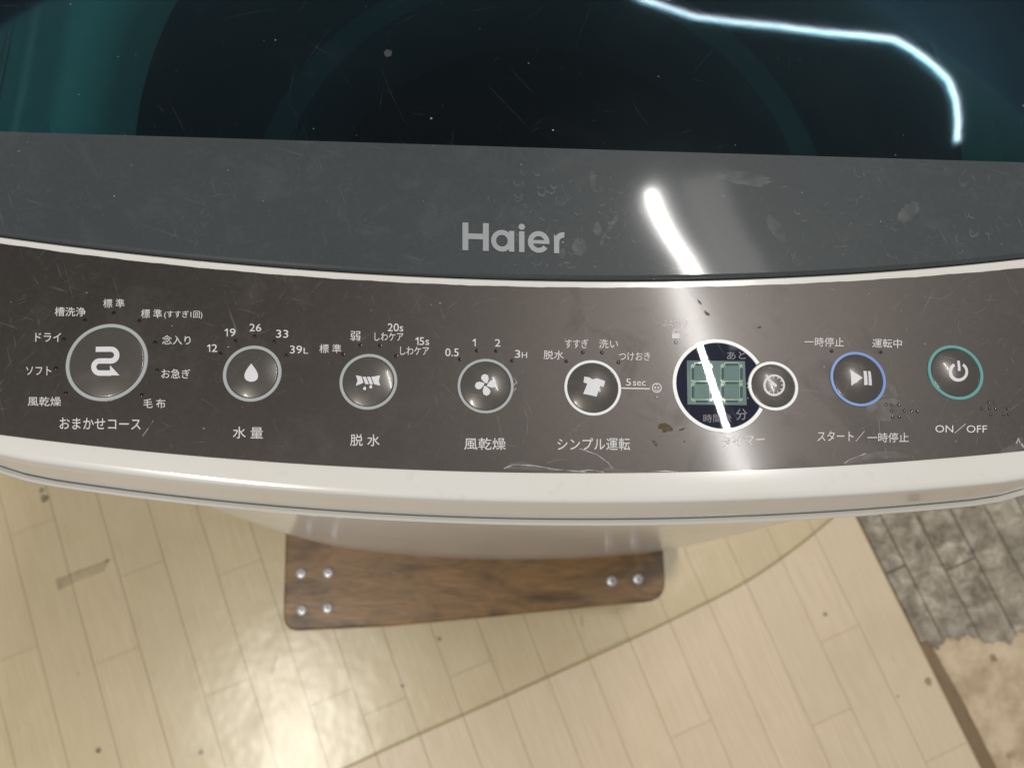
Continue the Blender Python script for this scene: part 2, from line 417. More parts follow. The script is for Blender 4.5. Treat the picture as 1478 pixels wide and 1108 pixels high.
mesh('floor_stain', [at(x, y, ZF + 0.0004) for x, y in ((79, 836), (112, 823), (152, 809), (156, 812), (150, 824), (118, 836), (84, 852))], [tuple(range(7))], M_floorstain, base, False)
for (x, y, r) in ((1459, 1089, 7), (1434, 948, 6)):
    mesh('dirt_speck', *blob(x, y, r, -0.0138), M_dirt, sub, False)

# clear vinyl sheet lying in front of the machine, its curved edge to the right
def sheet_mat():
    t = NT('clear_vinyl'); tr = t.n('ShaderNodeBsdfTransparent', i_0=(0.966, 0.973, 0.955, 1))
    gl_ = t.n('ShaderNodeBsdfGlossy'); gl_.inputs['Roughness'].default_value = 0.24
    fr = t.n('ShaderNodeFresnel'); fr.inputs['IOR'].default_value = 1.3
    b = t.n('ShaderNodeBump', i_Strength=0.4, i_Distance=0.006); t.l(t.noise(t.coord(), 9, 3), b.inputs['Height']); t.l(b.outputs[0], gl_.inputs['Normal'])
    m = t.n('ShaderNodeMixShader'); t.l(fr.outputs[0], m.inputs[0]); t.l(tr.outputs[0], m.inputs[1]); t.l(gl_.outputs[0], m.inputs[2]); t.l(m.outputs[0], t.out.inputs[0]); return t.m
cv = [(1330, 640), (1205, 745), (1150, 790), (1080, 838), (1000, 880), (900, 928), (800, 973), (700, 1018), (600, 1062), (500, 1108), (330, 1190)]
def catmull(pts, n=8):
    q = [pts[0]] + pts + [pts[-1]]; out = []
    for i in range(1, len(q) - 2):
        for k in range(n):
            t = k / n; out.append(tuple(0.5 * (2 * q[i][j] + (q[i + 1][j] - q[i - 1][j]) * t + (2 * q[i - 1][j] - 5 * q[i][j] + 4 * q[i + 1][j] - q[i + 2][j]) * t * t + (3 * q[i][j] - q[i - 1][j] - 3 * q[i + 1][j] + q[i + 2][j]) * t ** 3) for j in (0, 1)))
    return out + [pts[-1]]
P = [at(x, y, 0.0025) for x, y in catmull(cv)]; poly = [(p.x, p.y) for p in P]
a = poly[-1]; poly += [(a[0] - 0.55, a[1] - 0.08), (-1.0, 0.2), (-0.9, 0.75), (poly[0][0] - 0.05, 0.75)]
poly = ccw(poly)
sh = mesh('clear_floor_mat', *slab(poly, 0.0009, 0.0026, 0.0008), sheet_mat(), None, False)
tag(sh, 'thin clear greenish vinyl mat with a curved edge on the pale floor', 'floor mat')
# darker cut edge of the mat
EP = [Vector((p.x, p.y)) for p in P]; rows = [[], [], [], []]
for i, p in enumerate(EP):
    d = (EP[min(i + 1, len(EP) - 1)] - EP[max(i - 1, 0)]).normalized(); nrm = Vector((-d.y, d.x))
    if nrm.dot(Vector((1, -1))) < 0: nrm = -nrm
    for k, (o_, z_) in enumerate(((-0.003, 0.0028), (0.0003, 0.0030), (0.0012, 0.0022), (0.0012, 0.0003))): q = p + nrm * o_; rows[k].append((q.x, q.y, z_))
tE = NT('mat_edge'); tE.set('Base Color', srgb(182, 168, 124)); tE.set('Roughness', 0.4)
trE = tE.n('ShaderNodeBsdfTransparent', i_0=(0.93, 0.93, 0.86, 1)); mE = tE.n('ShaderNodeMixShader', i_0=0.35)
tE.l(trE.outputs[0], mE.inputs[1]); tE.l(tE.b.outputs[0], mE.inputs[2]); tE.l(mE.outputs[0], tE.out.inputs[0])
mesh('mat_edge', *grid(rows), tE.m, sh)

# ---------------------------------------------------------------- wooden dolly
ZD = 0.115
dolly = empty('wooden_dolly', (X0, 0.1, 0.0))
tag(dolly, 'brown varnished wooden dolly board screwed to casters under the washing machine', 'dolly')
def wood_mat():
    t = NT('stained_wood'); g1 = t.noise(t.coord((3, 17, 3)), 6, 6, 0.68, 1.2); g2 = t.noise(t.coord((6, 120, 6)), 7, 4)
    c = t.ramp(g1, (0.25, srgb(116, 88, 58)), (0.46, srgb(142, 110, 72)), (0.62, srgb(160, 122, 78)), (0.8, srgb(192, 142, 90)))
    c = t.mix(t.g(g2, 0.45, 0.7, 0, 0.15), c, srgb(72, 50, 30))
    st = t.g(t.noise(t.coord((1, 2.2, 1)), 7, 6, 0.62, 0.8), 0.45, 0.64); c = t.mix(t.math('MULTIPLY', st, 0.85), c, srgb(74, 58, 40))
    t.set('Base Color', c); t.set('Roughness', 0.36); t.bump(g1, 0.25, 0.002); return t.m
M_wood = wood_mat()
bl, br = at(408, 911, ZD), at(962, 866, ZD); tl = at(411, 800, ZD); tr_ = at(957, 790, ZD)
dirL = (tl - bl).normalized(); dirR = (tr_ - br).normalized(); dx = (br - bl).normalized()
def rcorner(c, p, q, r, n=6):
    a, b = c + (p - c).normalized() * r, c + (q - c).normalized() * r
    return [((1 - t) ** 2 * a + 2 * t * (1 - t) * c + t * t * b).to_2d()[:] for t in [k / n for k in range(n + 1)]]
mid = bl.lerp(br, 0.5) - Vector((0, 0.0035, 0)); q25 = bl.lerp(br, 0.28) - Vector((0, 0.0045, 0)); q75 = bl.lerp(br, 0.78) - Vector((0, 0.001, 0))
bl2, br2 = bl + dirL * 0.46, br + dirR * 0.46
poly = rcorner(bl, bl2, q25, 0.022) + [q25.to_2d()[:], mid.to_2d()[:], q75.to_2d()[:]] + rcorner(br, q75, br2, 0.028) + rcorner(br2, br, bl2, 0.02) + rcorner(bl2, br2, bl, 0.02)
mesh('board', *slab(ccw(poly), ZD - 0.022, ZD, 0.003), M_wood, dolly, True, 30)
# screws: pan heads with a cross slot
def screw_mesh():
    V, Fc = capped((0, 0), [(0.0064, 0), (0.0064, 0.0010), (0.0058, 0.0022), (0.0044, 0.0031), (0.0024, 0.0035)], 20)
    for a in (0.35, 0.35 + math.pi / 2):
        b = len(V)
        for sx, sy in ((-1, -1), (1, -1), (1, 1), (-1, 1)):
            x, y = sx * 0.0034, sy * 0.0006; V.append((x * math.cos(a) - y * math.sin(a), x * math.sin(a) + y * math.cos(a), 0.0037))
        Fc.append((b, b + 1, b + 2, b + 3))
    me = bpy.data.meshes.new('screw'); me.from_pydata(V, [], Fc); me.materials.append(M_steel); me.materials.append(M_black)
    me.polygons[-1].material_index = 1; me.polygons[-2].material_index = 1
    bm = bmesh.new(); bm.from_mesh(me); bmesh.ops.recalc_face_normals(bm, faces=[f for f in bm.faces if f.material_index == 0]); bm.to_mesh(me); bm.free(); return me
sm = screw_mesh()
for (x, y) in ((435, 827), (474, 826), (436, 880), (473, 877), (883, 838), (921, 835)):
    o = place('screw', sm, None, None, True, 35); p = at(x, y, ZD); o.location = (p.x, p.y, ZD + 0.0001); o.scale = (1.12, 1.12, 0.8); o.rotation_euler.z = random.uniform(0, 1.5)
    o.parent = dolly; o.matrix_parent_inverse = dolly.matrix_world.inverted()
for c in ((454, 852), (902, 852)):
    for dy in (0, 0.36):
        p = at(*c, ZD) + Vector((0, dy + 0.055, 0))
        pl = mesh('caster_plate', *slab([(p.x - .03, p.y - .03), (p.x + .03, p.y - .03), (p.x + .03, p.y + .03), (p.x - .03, p.y + .03)], ZD - 0.026, ZD - 0.0225), M_steel, dolly, False)
        V = []; n = 24
        V, Fc = [], []
        prof = [(0.004, -0.012), (0.036, -0.012), (0.04, -0.008), (0.04, 0.008), (0.036, 0.012), (0.004, 0.012)]
        for r, xx in prof: V += [(p.x + xx, p.y + r * math.cos(2 * math.pi * k / n), 0.0425 + r * math.sin(2 * math.pi * k / n)) for k in range(n)]
        for i in range(5): Fc += [(i * n + k, i * n + (k + 1) % n, (i + 1) * n + (k + 1) % n, (i + 1) * n + k) for k in range(n)]
        wh = mesh('wheel', V, Fc, M_rubber, dolly)
        V, Fc = [], []
        prof2 = [(-.019, ZD - .0262), (-.019, 0.034), (-.016, 0.034), (-.016, ZD - .031), (.016, ZD - .031), (.016, 0.034), (.019, 0.034), (.019, ZD - .0262)]
        for yy in (-.010, .010): V += [(p.x + x, p.y + yy, z) for x, z in prof2]
        Fc = [tuple(range(8)), tuple(range(15, 7, -1))] + [(k, (k + 1) % 8, 8 + (k + 1) % 8, 8 + k) for k in range(8)]
        mesh('caster_fork', V, Fc, M_steel, dolly, False)

# ---------------------------------------------------------------- washing machine
W = empty('washing_machine', (X0, at(740, 683).y + 0.25, ZD))
tag(W, 'white top-loading washing machine with smoked lid and dark brown control panel', 'washing machine')
loop, nor, nF, nC = outline(yE)
# top cover: flat white top round the panel, rounded shoulder, sloping fascia with a lip
prof = [(-0.0015, ZT - 0.0005), (-0.0001, ZT - 0.0008), (0.0009, ZT - 0.0014), (0.0015, ZT - 0.0024), (0.0029, ZT - 0.008), (0.0049, ZT - 0.017), (0.0059, ZT - 0.0208),
        (0.0060, ZT - 0.0216), (0.0053, ZT - 0.0222), (0.0045, ZT - 0.0226), (0.0045, ZT - 0.0272), (0.0067, ZT - 0.0274), (0.0068, ZT - 0.0252), (0.0082, ZT - 0.0246),
        (0.0092, ZT - 0.0255), (0.0094, ZT - 0.0275), (0.0085, ZT - 0.0315), (0.0050, ZT - 0.0340), (-0.0085, ZT - 0.0350)]
V, Fc = sweep(loop, nor, prof)
N = len(loop); idx0 = 0
# top plate: from the shoulder in to the lid opening
front = list(range(N - nC, N)) + list(range(0, nF + nC))
LXL, LXR = XL + 0.006, XR - 0.006
for k in range(5):
    pass
rowsTop = []
for i in front:
    x, y, z = V[i]; xb = min(max(x, LXL), LXR); yb_ = yB(xb) - 0.0007; yb_ = max(yb_, y + 0.0005)
    yd = max(yD(xb), y + 0.0002)
    rowsTop.append([(x, y, z), (x + (xb - x) * .3, y + (yd - y) * 0.4, ZT - 0.0002), (xb, yd - 0.0002 if yd - 0.0002 > y else yd, ZT), (xb, yb_ - 0.0006, ZT), (xb, yb_, ZT - 0.0005), (xb, yb_ + 0.0004, ZT - 0.012)])
b = len(V); n = 6
for r in rowsTop[:]: V += r
for i in range(len(rowsTop) - 1):
    for j in range(n - 1): Fc.append((b + i * n + j, b + i * n + j + 1, b + (i + 1) * n + j + 1, b + (i + 1) * n + j))
# side and back borders of the cover
for s, xo, xi in ((0, XL, LXL), (1, XR, LXR)):
    yf = rowsTop[0][3][1] if s == 0 else rowsTop[-1][3][1]
    b = len(V); V += [(xo + (0.003 if s == 0 else -0.003), yf, ZT - 0.0005), (xi, yf, ZT), (xi, YB - 0.03, ZT), (xo + (0.003 if s == 0 else -0.003), YB - 0.003, ZT - 0.0005), (xi, yf, ZT - 0.012), (xi, YB - 0.03, ZT - 0.012)]
    Fc += [(b, b + 1, b + 2, b + 3), (b + 1, b + 4, b + 5, b + 2)]
b = len(V); V += [(XL + .003, YB - .003, ZT - .0005), (XR - .003, YB - .003, ZT - .0005), (LXR, YB - .03, ZT), (LXL, YB - .03, ZT), (LXR, YB - .03, ZT - .012), (LXL, YB - .03, ZT - .012)]
Fc += [(b, b + 1, b + 2, b + 3), (b + 3, b + 2, b + 4, b + 5)]
cover = mesh('top_cover', V, Fc, M_cover, W, True, 32)
# cabinet
lb, nb, _, _ = outline(yE, 0.0065, 0.081)
mesh('cabinet', *sweep(lb, nb, [(-0.004, ZT - 0.0355), (-0.0005, ZT - 0.041), (0.0008, ZT - 0.050), (0.006, ZT - 0.18), (0.011, ZT - 0.34), (0.015, ZT - 0.52), (0.0165, ZD + 0.045), (0.013, ZD + 0.030), (-0.02, ZD + 0.028)]), M_body, W, True, 40)
for sx in (XL + 0.06, XR - 0.06):
    for sy in (lb[28][1] + 0.06, YB - 0.06):
        mesh('foot', *capped((sx, sy), [(0.018, ZD + 0.0003), (0.020, ZD + 0.006), (0.016, ZD + 0.012), (0.012, ZD + 0.03)], 16), M_rubber, W)
# tub seen through the lid
yc = at(735, 40).y
def tubmesh(name, prof, mat, cap=False):
    V, Fc = (capped if cap else lathe)((X0 + 0.030, yc), prof, 96)
    lim = lambda x, y: (min(max(x, XL + 0.003), XR - 0.003), y)
    V = [(*lim(x, max(y, yB(min(max(x, XL), XR)) + 0.006)), z) for x, y, z in V]
    mesh(name, V, Fc, mat, W)
tubmesh('tub_cover', [(0.360, ZT - 0.040), (0.300, ZT - 0.044), (0.272, ZT - 0.050), (0.262, ZT - 0.056), (0.256, ZT - 0.068), (0.252, ZT - 0.09)], M_tub)
tubmesh('tub_wall', [(0.2525, ZT - 0.088), (0.247, ZT - 0.12), (0.238, ZT - 0.16), (0.220, ZT - 0.20)], M_tub2)
tubmesh('tub_ring', [(0.222, ZT - 0.198), (0.214, ZT - 0.190), (0.196, ZT - 0.192), (0.186, ZT - 0.205), (0.180, ZT - 0.25)], M_tub2)
tubmesh('drum', [(0.181, ZT - 0.245), (0.181, ZT - 0.45), (0.15, ZT - 0.48)], M_drum, True)
# lid: dark frame with a smoked window
ZL = ZT + 0.0022
xsl = np.linspace(LXL + 0.0015, LXR - 0.0015, 60)
def lidz(y, x): return ZL - 0.0006 * max(0.0, (yB(x) + 0.03 - y) / 0.03) ** 2
rows = []
for x in xsl:
    f = yB(x); a = yA(x); r = []
    r += [(x, f + 0.0006, ZT - 0.010), (x, f, ZT - 0.002), (x, f + 0.0001, ZL - 0.0022), (x, f + 0.0006, ZL - 0.0012), (x, f + 0.0016, ZL - 0.0006)]
    for k in range(1, 9): y = f + 0.0016 + (a - f - 0.0016) * k / 8; r.append((x, y, lidz(y, x)))
    r += [(x, a + 0.0002, ZL - 0.0007)]
    rows.append(r)
V, Fc = grid(rows)
for s, xo in ((0, LXL + 0.0015), (1, LXR - 0.0015)):   # side rails behind
    xi = xo + (0.007 if s == 0 else -0.007); b = len(V); a0, a1 = yA(xo), yA(xi)
    V += [(xo, a0, ZL), (xi, a1, ZL), (xi, YB - 0.032, ZL), (xo, YB - 0.032, ZL), (xo, a0, ZT - 0.01), (xo, YB - 0.032, ZT - 0.01)]
    Fc += [(b, b + 1, b + 2, b + 3), (b, b + 3, b + 5, b + 4)]
lid = mesh('lid', V, Fc, M_frame, W, True, 28)
# window: shallow pillow
def pillow(x, y): return 0.0
xs = np.linspace(LXL + 0.008, LXR - 0.008, 110); rows = []
for x in xs:
    a = yA(x) + 0.0004; yy = np.linspace(a, YB - 0.033, 110)
    rows.append([(x, y, ZL - 0.0005 + pillow(x, y)) for y in yy])
V, Fc = grid(rows); nV = len(V); nr, nc_ = len(rows), len(rows[0])
V += [(x, y, z - 0.0035) for x, y, z in V]; Fc += [tuple(nV + i for i in f[::-1]) for f in Fc]
rim = [j for j in range(nc_)] + [i * nc_ + nc_ - 1 for i in range(1, nr)] + [(nr - 1) * nc_ + j for j in range(nc_ - 2, -1, -1)] + [i * nc_ for i in range(nr - 2, 0, -1)]
Fc += [(rim[k], rim[(k + 1) % len(rim)], nV + rim[(k + 1) % len(rim)], nV + rim[k]) for k in range(len(rim))]
win = mesh('window', V, Fc, M_glass, lid, True, 60)

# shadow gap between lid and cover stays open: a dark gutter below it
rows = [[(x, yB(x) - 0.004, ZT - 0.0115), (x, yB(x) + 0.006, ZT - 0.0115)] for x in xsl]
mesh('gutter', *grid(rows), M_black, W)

# control panel
ZP = ZT + 0.0005
fr_ = sorted((loop[i][0], loop[i][1]) for i in front)
def yfront(x): return float(np.interp(x, [p[0] for p in fr_], [p[1] for p in fr_]))
xsp = [x for x in np.linspace(XL + 0.003, XR - 0.003, 140) if yfront(x) + 0.007 < yC(x) - 0.004]; rows = []
for x in xsp:
    c, d = yC(x), max(yD(x), yfront(x) + 0.006)
    wob = 0.0001 * math.sin(x * 210) + 0.00008 * math.sin(x * 611 + 2)
    rows.append([(x, c + wob, ZT - 0.0003), (x, c + wob - 0.0002, ZP)] + [(x, c + (d - c) * k / 8, ZP) for k in range(1, 8)] + [(x, d + 0.0002, ZP), (x, d, ZT - 0.0003)])
panel = mesh('control_panel', *grid(rows), M_panel, W, True, 30)

def pr(px, R_): return (at(px[0] + R_, px[1], ZP) - at(px[0] - R_, px[1], ZP)).length / 2
def ringmesh(c, ro, ri, z0, z1, n=64):
    return lathe(c, [(ro, z0), (ro, z1 - 0.0002), (ro - 0.0002, z1), (ri + 0.0002, z1), (ri, z1 - 0.0002), (ri, z0)], n)
UX = (at(900, 554, ZP) - at(580, 554, ZP)); ROLL = math.atan2(UX.y, UX.x)
def xf(px, pts, z):                         # flat artwork in photograph pixels about a centre -> panel plane
    out = []
    for x, y in pts: p = at(px[0] + x, px[1] + y, z); out.append((p.x, p.y, p.z))
    return out
def art(name, polys, z, mat, parent, c=(0, 0), dome=None):
    """flat print from pixel outlines laid on the surface; (k, outline) lies k hairs above its neighbours"""
    bm = bmesh.new()
    for poly in polys:
        k = 0
        if isinstance(poly, tuple): k, poly = poly
        bm.faces.new([bm.verts.new((x, y, k)) for x, y in poly])
    bm.normal_update()
    bmesh.ops.triangulate(bm, faces=bm.faces[:], ngon_method='EAR_CLIP')
    if dome: bmesh.ops.subdivide_edges(bm, edges=bm.edges[:], cuts=3, use_grid_fill=True)
    for v in bm.verts:
        k = v.co.z; p = at(c[0] + v.co.x, c[1] + v.co.y, z); h = dome(p.x, p.y) if dome else 0
        v.co = (p.x, p.y, z + h + k * 0.00004)
    me = bpy.data.meshes.new(name)
    bm.normal_update()
    for f in bm.faces:
        if f.normal.z < 0: f.normal_flip()
    bm.to_mesh(me); bm.free()
    return place(name, me, mat, parent, False)
def ringpoly(r0, r1, n=40, a0=0, a1=2 * math.pi, c=(0, 0)):
    ps = []
    for k in range(n):
        a, b = a0 + (a1 - a0) * k / n, a0 + (a1 - a0) * (k + 1) / n
        ps.append([(c[0] + r * math.cos(t), c[1] - r * math.sin(t)) for r, t in ((r0, a), (r1, a), (r1, b), (r0, b))])
    return ps
def disc(r, n=24, c=(0, 0)): return [(c[0] + r * math.cos(2 * math.pi * k / n), c[1] - r * math.sin(2 * math.pi * k / n)) for k in range(n)]
def rot(pts, a, c=(0, 0)): return [(c[0] + x * math.cos(a) - y * math.sin(a), c[1] + x * math.sin(a) + y * math.cos(a)) for x, y in pts]

def drop(w_, h_, cx=0, cy=0, a=0):
    P = []
    for k in range(28):
        t = 2 * math.pi * k / 28; x = math.sin(t) * (math.sin(t / 2) ** 1.3) * w_; y = -math.cos(t) * h_
        P.append((x, y))
    return [(cx + x, cy + y) for x, y in rot(P, a)]
def stroke(path, wd):                       # polyline with width -> quads
    n = len(path); L, R2 = [], []
    for i, (x, y) in enumerate(path):
        ax, ay = path[max(0, i - 1)]; bx_, by_ = path[min(n - 1, i + 1)]; l = math.hypot(bx_ - ax, by_ - ay) or 1
        nx, ny = -(by_ - ay) / l, (bx_ - ax) / l; L.append((x + nx * wd / 2, y + ny * wd / 2)); R2.append((x - nx * wd / 2, y - ny * wd / 2))
    return [[L[i], L[i + 1], R2[i + 1], R2[i]] for i in range(n - 1)]
def arc(cx, cy, r, a0, a1, n=12): return [(cx + r * math.cos(a0 + (a1 - a0) * k / n), cy + r * math.sin(a0 + (a1 - a0) * k / n)) for k in range(n + 1)]
pi = math.pi
snake = [(-14, -17), (8, -17)] + arc(8, -8.5, 8.5, -pi / 2, pi / 2) + [(-8, 0)] + arc(-8, 8.6, 8.6, -pi / 2, -3 * pi / 2) + [(8, 17.2)]
ICONS = {
    'course': stroke(snake, 7.6) + [(1, [(7, 6), (20, 20.3), (7, 20.3)])],
    'water': [drop(13.5, 13.2)],
    'spin': [[(-17.5, -8), (-9, -6), (-6.5, 3), (-9, 4.2), (-17.5, 7), (-15, 0)], [(-7.6, -5.6), (-3.0, -5.4), (1.4, 5.2), (-3.6, 5.0)], [(-1.6, -5.4), (3.2, -5.4), (7.4, 5.0), (2.8, 5.2)], [(4.6, -5.4), (9, -6), (17.5, -8), (15.5, 0), (17.5, 7), (9.0, 5)], drop(2.9, 2.9, -4.6, 10.6, 0.2), drop(2.9, 2.9, 4.2, 8.2, 0.2)],
    'fan': [rot([(2.0, -1.6), (4.2, -8.6), (3.0, -13.6), (-1.5, -15.6), (-5.6, -13.6), (-7.0, -9.6), (-5.6, -6.4), (-1.5, -3)], k * pi / 2 + 0.02) for k in range(4)],
    'shirt': [[(-13, -14.5), (-5.5, -13), (-2.5, -10.5), (1.5, -10), (5.2, -11.6), (17, -8), (14.6, 0.5), (9.5, -0.6), (4.5, 14.5), (-1, 13.2), (-14.6, 10.3), (-8.8, -3.8), (-14.2, -6.0)]],
    'play': [[(-14.3, -11), (2.7, 0.2), (-12.6, 11.3)], [(4.0, -9.8), (9.0, -9.4), (10.4, 10.4), (5.2, 10.6)], [(11, -9.8), (15, -9.4), (17, 10.8), (12, 10.6)]],
    'power': ringpoly(9.6, 14, 36, pi / 2 + 0.55, 2.5 * pi - 0.55, (0, 1)) + [[(-1.8, -15), (2, -15), (2.4, 0), (-1.4, 0)]],
    'timer': ringpoly(12.6, 15.6, 36) + [(1, [(-11.6, -9.2), (-10.2, -10.4), (2.6, -1.2), (3.6, 1.0), (2.4, 2.8), (0.2, 2.6), (-1.6, 0.8)])] + [ringpoly(9.6, 12.6, 1, a - .05, a + .05)[0] for a in np.linspace(-2.2, 2.2, 9)],
}
def button(px, Rp, ring_w, icon, ringmat, rise=0.0016):
    p = at(*px, ZP); c = (p.x, p.y); ro = pr(px, Rp); ri = pr(px, Rp - ring_w); rd = ri - 0.00035
    def cap(x, y): d = min(1, math.hypot(x - c[0], y - c[1]) / rd); return 0.0004 + rise * (1 - d * d)
    prof = [(rd + 0.0003, ZP + 0.0001), (rd, ZP + 0.0004)] + [(rd * t, ZP + 0.0004 + rise * (1 - t * t)) for t in (0.97, 0.92, 0.84, 0.74, 0.62, 0.5, 0.36, 0.22, 0.08)]
    b = mesh('button', *capped(c, prof, 64), M_button, W, True, 60)
    mesh('ring', *ringmesh(c, ro, ri, ZP - 0.0002, ZP + 0.0006), ringmat, b)
    art('icon', ICONS[icon], ZP, M_icon, b, px, lambda x, y: cap(x, y) + 0.00012)
    return b
M_icon = plain('icon_print', (0.60, 0.61, 0.64, 1), 0.5)
button((155, 522.7), 59, 5.4, 'course', M_ring)
button((364.5, 539), 42.3, 5, 'water', M_ring)
button((532, 550.8), 41.8, 4.6, 'spin', M_ring)
button((701, 557), 40.6, 4.2, 'fan', M_ring, 0.0022)
button((855.4, 559.6), 41, 4.2, 'shirt', M_ringw, 0.0024)
button((1238, 547), 40, 4.4, 'play', M_blue, 0.0024)
button((1378.5, 537.5), 39.8, 4.6, 'power', M_teal, 0.0024)
tb = button((1115.6, 557), 36, 4.6, 'timer', M_ringw, 0.0014)

# timer display
pd = at(1039, 556, ZP); cD = (pd.x, pd.y); roD = pr((1039, 556), 68.5); riD = pr((1039, 556), 62.8)
pT = at(1115.6, 557, ZP); rT = pr((1115.6, 557), 36.3)
def outside(x, y): return math.hypot(x - pT.x, y - pT.y) > rT
n = 180; V, Fc = [], []
ang = [2 * math.pi * k / n for k in range(n)]
ok = [outside(cD[0] + (roD + riD) / 2 * math.cos(a), cD[1] + (roD + riD) / 2 * math.sin(a)) for a in ang]
s0 = next(k for k in range(n) if ok[k] and not ok[k - 1]); seq = [(s0 + k) % n for k in range(n) if ok[(s0 + k) % n]]
rows = [[(cD[0] + r * math.cos(ang[k]), cD[1] + r * math.sin(ang[k]), z) for r, z in ((roD, ZP), (roD - .0001, ZP + .0005), (riD + .0001, ZP + .0005), (riD, ZP))] for k in seq]
disp_poly = [(cD[0] + riD * 0.998 * math.cos(ang[k]), cD[1] + riD * 0.998 * math.sin(ang[k])) for k in seq]
aT = [math.atan2(q[1] - pT.y, q[0] - pT.x) % (2 * math.pi) for q in (disp_poly[-1], disp_poly[0])]
disp_poly += [(pT.x + (rT + .0001) * math.cos(aT[0] + (aT[1] - aT[0]) * t), pT.y + (rT + .0001) * math.sin(aT[0] + (aT[1] - aT[0]) * t)) for t in np.linspace(0.02, 0.98, 16)]
disp = mesh('display', *slab(ccw(disp_poly), ZP - 0.0003, ZP + 0.00015), M_dispglass, W, False)
mesh('ring', *grid(rows), M_ringw, disp)
q = [at(x, y, ZP) for x, y in ((991, 520.4), (1074.8, 521.4), (1077.4, 584.8), (992, 583.8))]
mesh('lcd', *slab(ccw([(p.x, p.y) for p in q]), ZP + 0.0001, ZP + 0.00035), M_lcd, disp, False)
def seg(cx, cy, w_, h_, k):                 # seven-segment strokes as six-sided bars, in pixels
    t = 4.2; hw, hh = w_ / 2, h_ / 2
    H_ = lambda y: [(-hw + 2, y), (-hw + 2 + t / 2, y - t / 2), (hw - 2 - t / 2, y - t / 2), (hw - 2, y), (hw - 2 - t / 2, y + t / 2), (-hw + 2 + t / 2, y + t / 2)]
    Vv = lambda x, y0, y1: [(x, y0), (x + t / 2, y0 + t / 2), (x + t / 2, y1 - t / 2), (x, y1), (x - t / 2, y1 - t / 2), (x - t / 2, y0 + t / 2)]
    S_ = [H_(-hh), H_(0), H_(hh), Vv(-hw, -hh + 2, -2), Vv(hw, -hh + 2, -2), Vv(-hw, 2, hh - 2), Vv(hw, 2, hh - 2)][k]
    return [(cx + x, cy + y) for x, y in S_]
for (cx, cy) in ((1013, 552), (1056, 552)):
    for k in range(7):
        P_ = seg(cx, cy, 27, 53, k); mx = sum(x for x, _ in P_) / 6; my = sum(y for _, y in P_) / 6
        art('digit_segment', [[(mx + (x - mx) * 1.06 + 0.0, my + (y - my) * 1.25) for x, y in P_]], ZP + 0.00042, M_seg, disp)
        art('digit_segment', [[(mx + (x - mx) * 0.93 + .5, my + (y - my) * 0.85 + .6) for x, y in P_]], ZP + 0.00050, M_segd, disp)

# lamps beside the lettering
LEDS = [(164, 451.5), (122.5, 462), (201, 463), (92, 489.5), (224, 494), (80.7, 531.5), (227, 534.5), (95, 567.5), (204.5, 570), (318.5, 510), (340, 492), (368, 485), (396.5, 492.5), (414, 513),
        (495.3, 511.5), (520, 498), (548.6, 498.8), (571.7, 513.5), (663.7, 518.5), (688.2, 506), (716, 506.4), (739, 520.5), (817.3, 521.3), (841.2, 508.4), (868.8, 508.7), (892.7, 522.8), (1200.3, 506.5), (1270.7, 508), (948, 573), (975.5, 494)]
V, Fc = capped((0, 0), [(0.00085, 0), (0.0008, 0.00012), (0.0004, 0.00022)], 16)
led = bpy.data.meshes.new('indicator_lamp'); led.from_pydata(V, [], Fc); led.materials.append(M_led)
led2 = led.copy(); led2.materials.clear(); led2.materials.append(plain('led_grey', (0.16, 0.165, 0.18, 1), 0.3))
for i, (x, y) in enumerate(LEDS):
    o = bpy.data.objects.new('indicator_lamp', led2 if i >= 28 else led); p = at(x, y, ZP); o.location = (p.x, p.y, ZP + 0.0001); link(o, W)
# braille
V, Fc = capped((0, 0), [(0.00078, 0), (0.0007, 0.0003), (0.0005, 0.00052), (0.00022, 0.00062)], 14)
br_ = bpy.data.meshes.new('braille_dot'); br_.from_pydata(V, [], Fc); br_.materials.append(plain('braille_resin', (0.06, 0.057, 0.053, 1), 0.12, 0, 0.8, 1.0))
br_.polygons.foreach_set('use_smooth', [True] * len(br_.polygons))
for x, y in [(605, 628), (640, 628), (685, 628), (640, 667), (722, 665), (768, 667), (803, 669), (645, 705), (690, 703), (1255, 613), (1288, 614), (1210, 650), (1258, 650), (1295, 652), (1372, 652), (1265, 687), (1343, 688), (1378, 688)]:
    o = bpy.data.objects.new('braille_dot', br_); p = at(1140 + x / 4.361, 440 + y / 4.361, ZP); o.location = (p.x, p.y, ZP + 0.0001); link(o, panel)

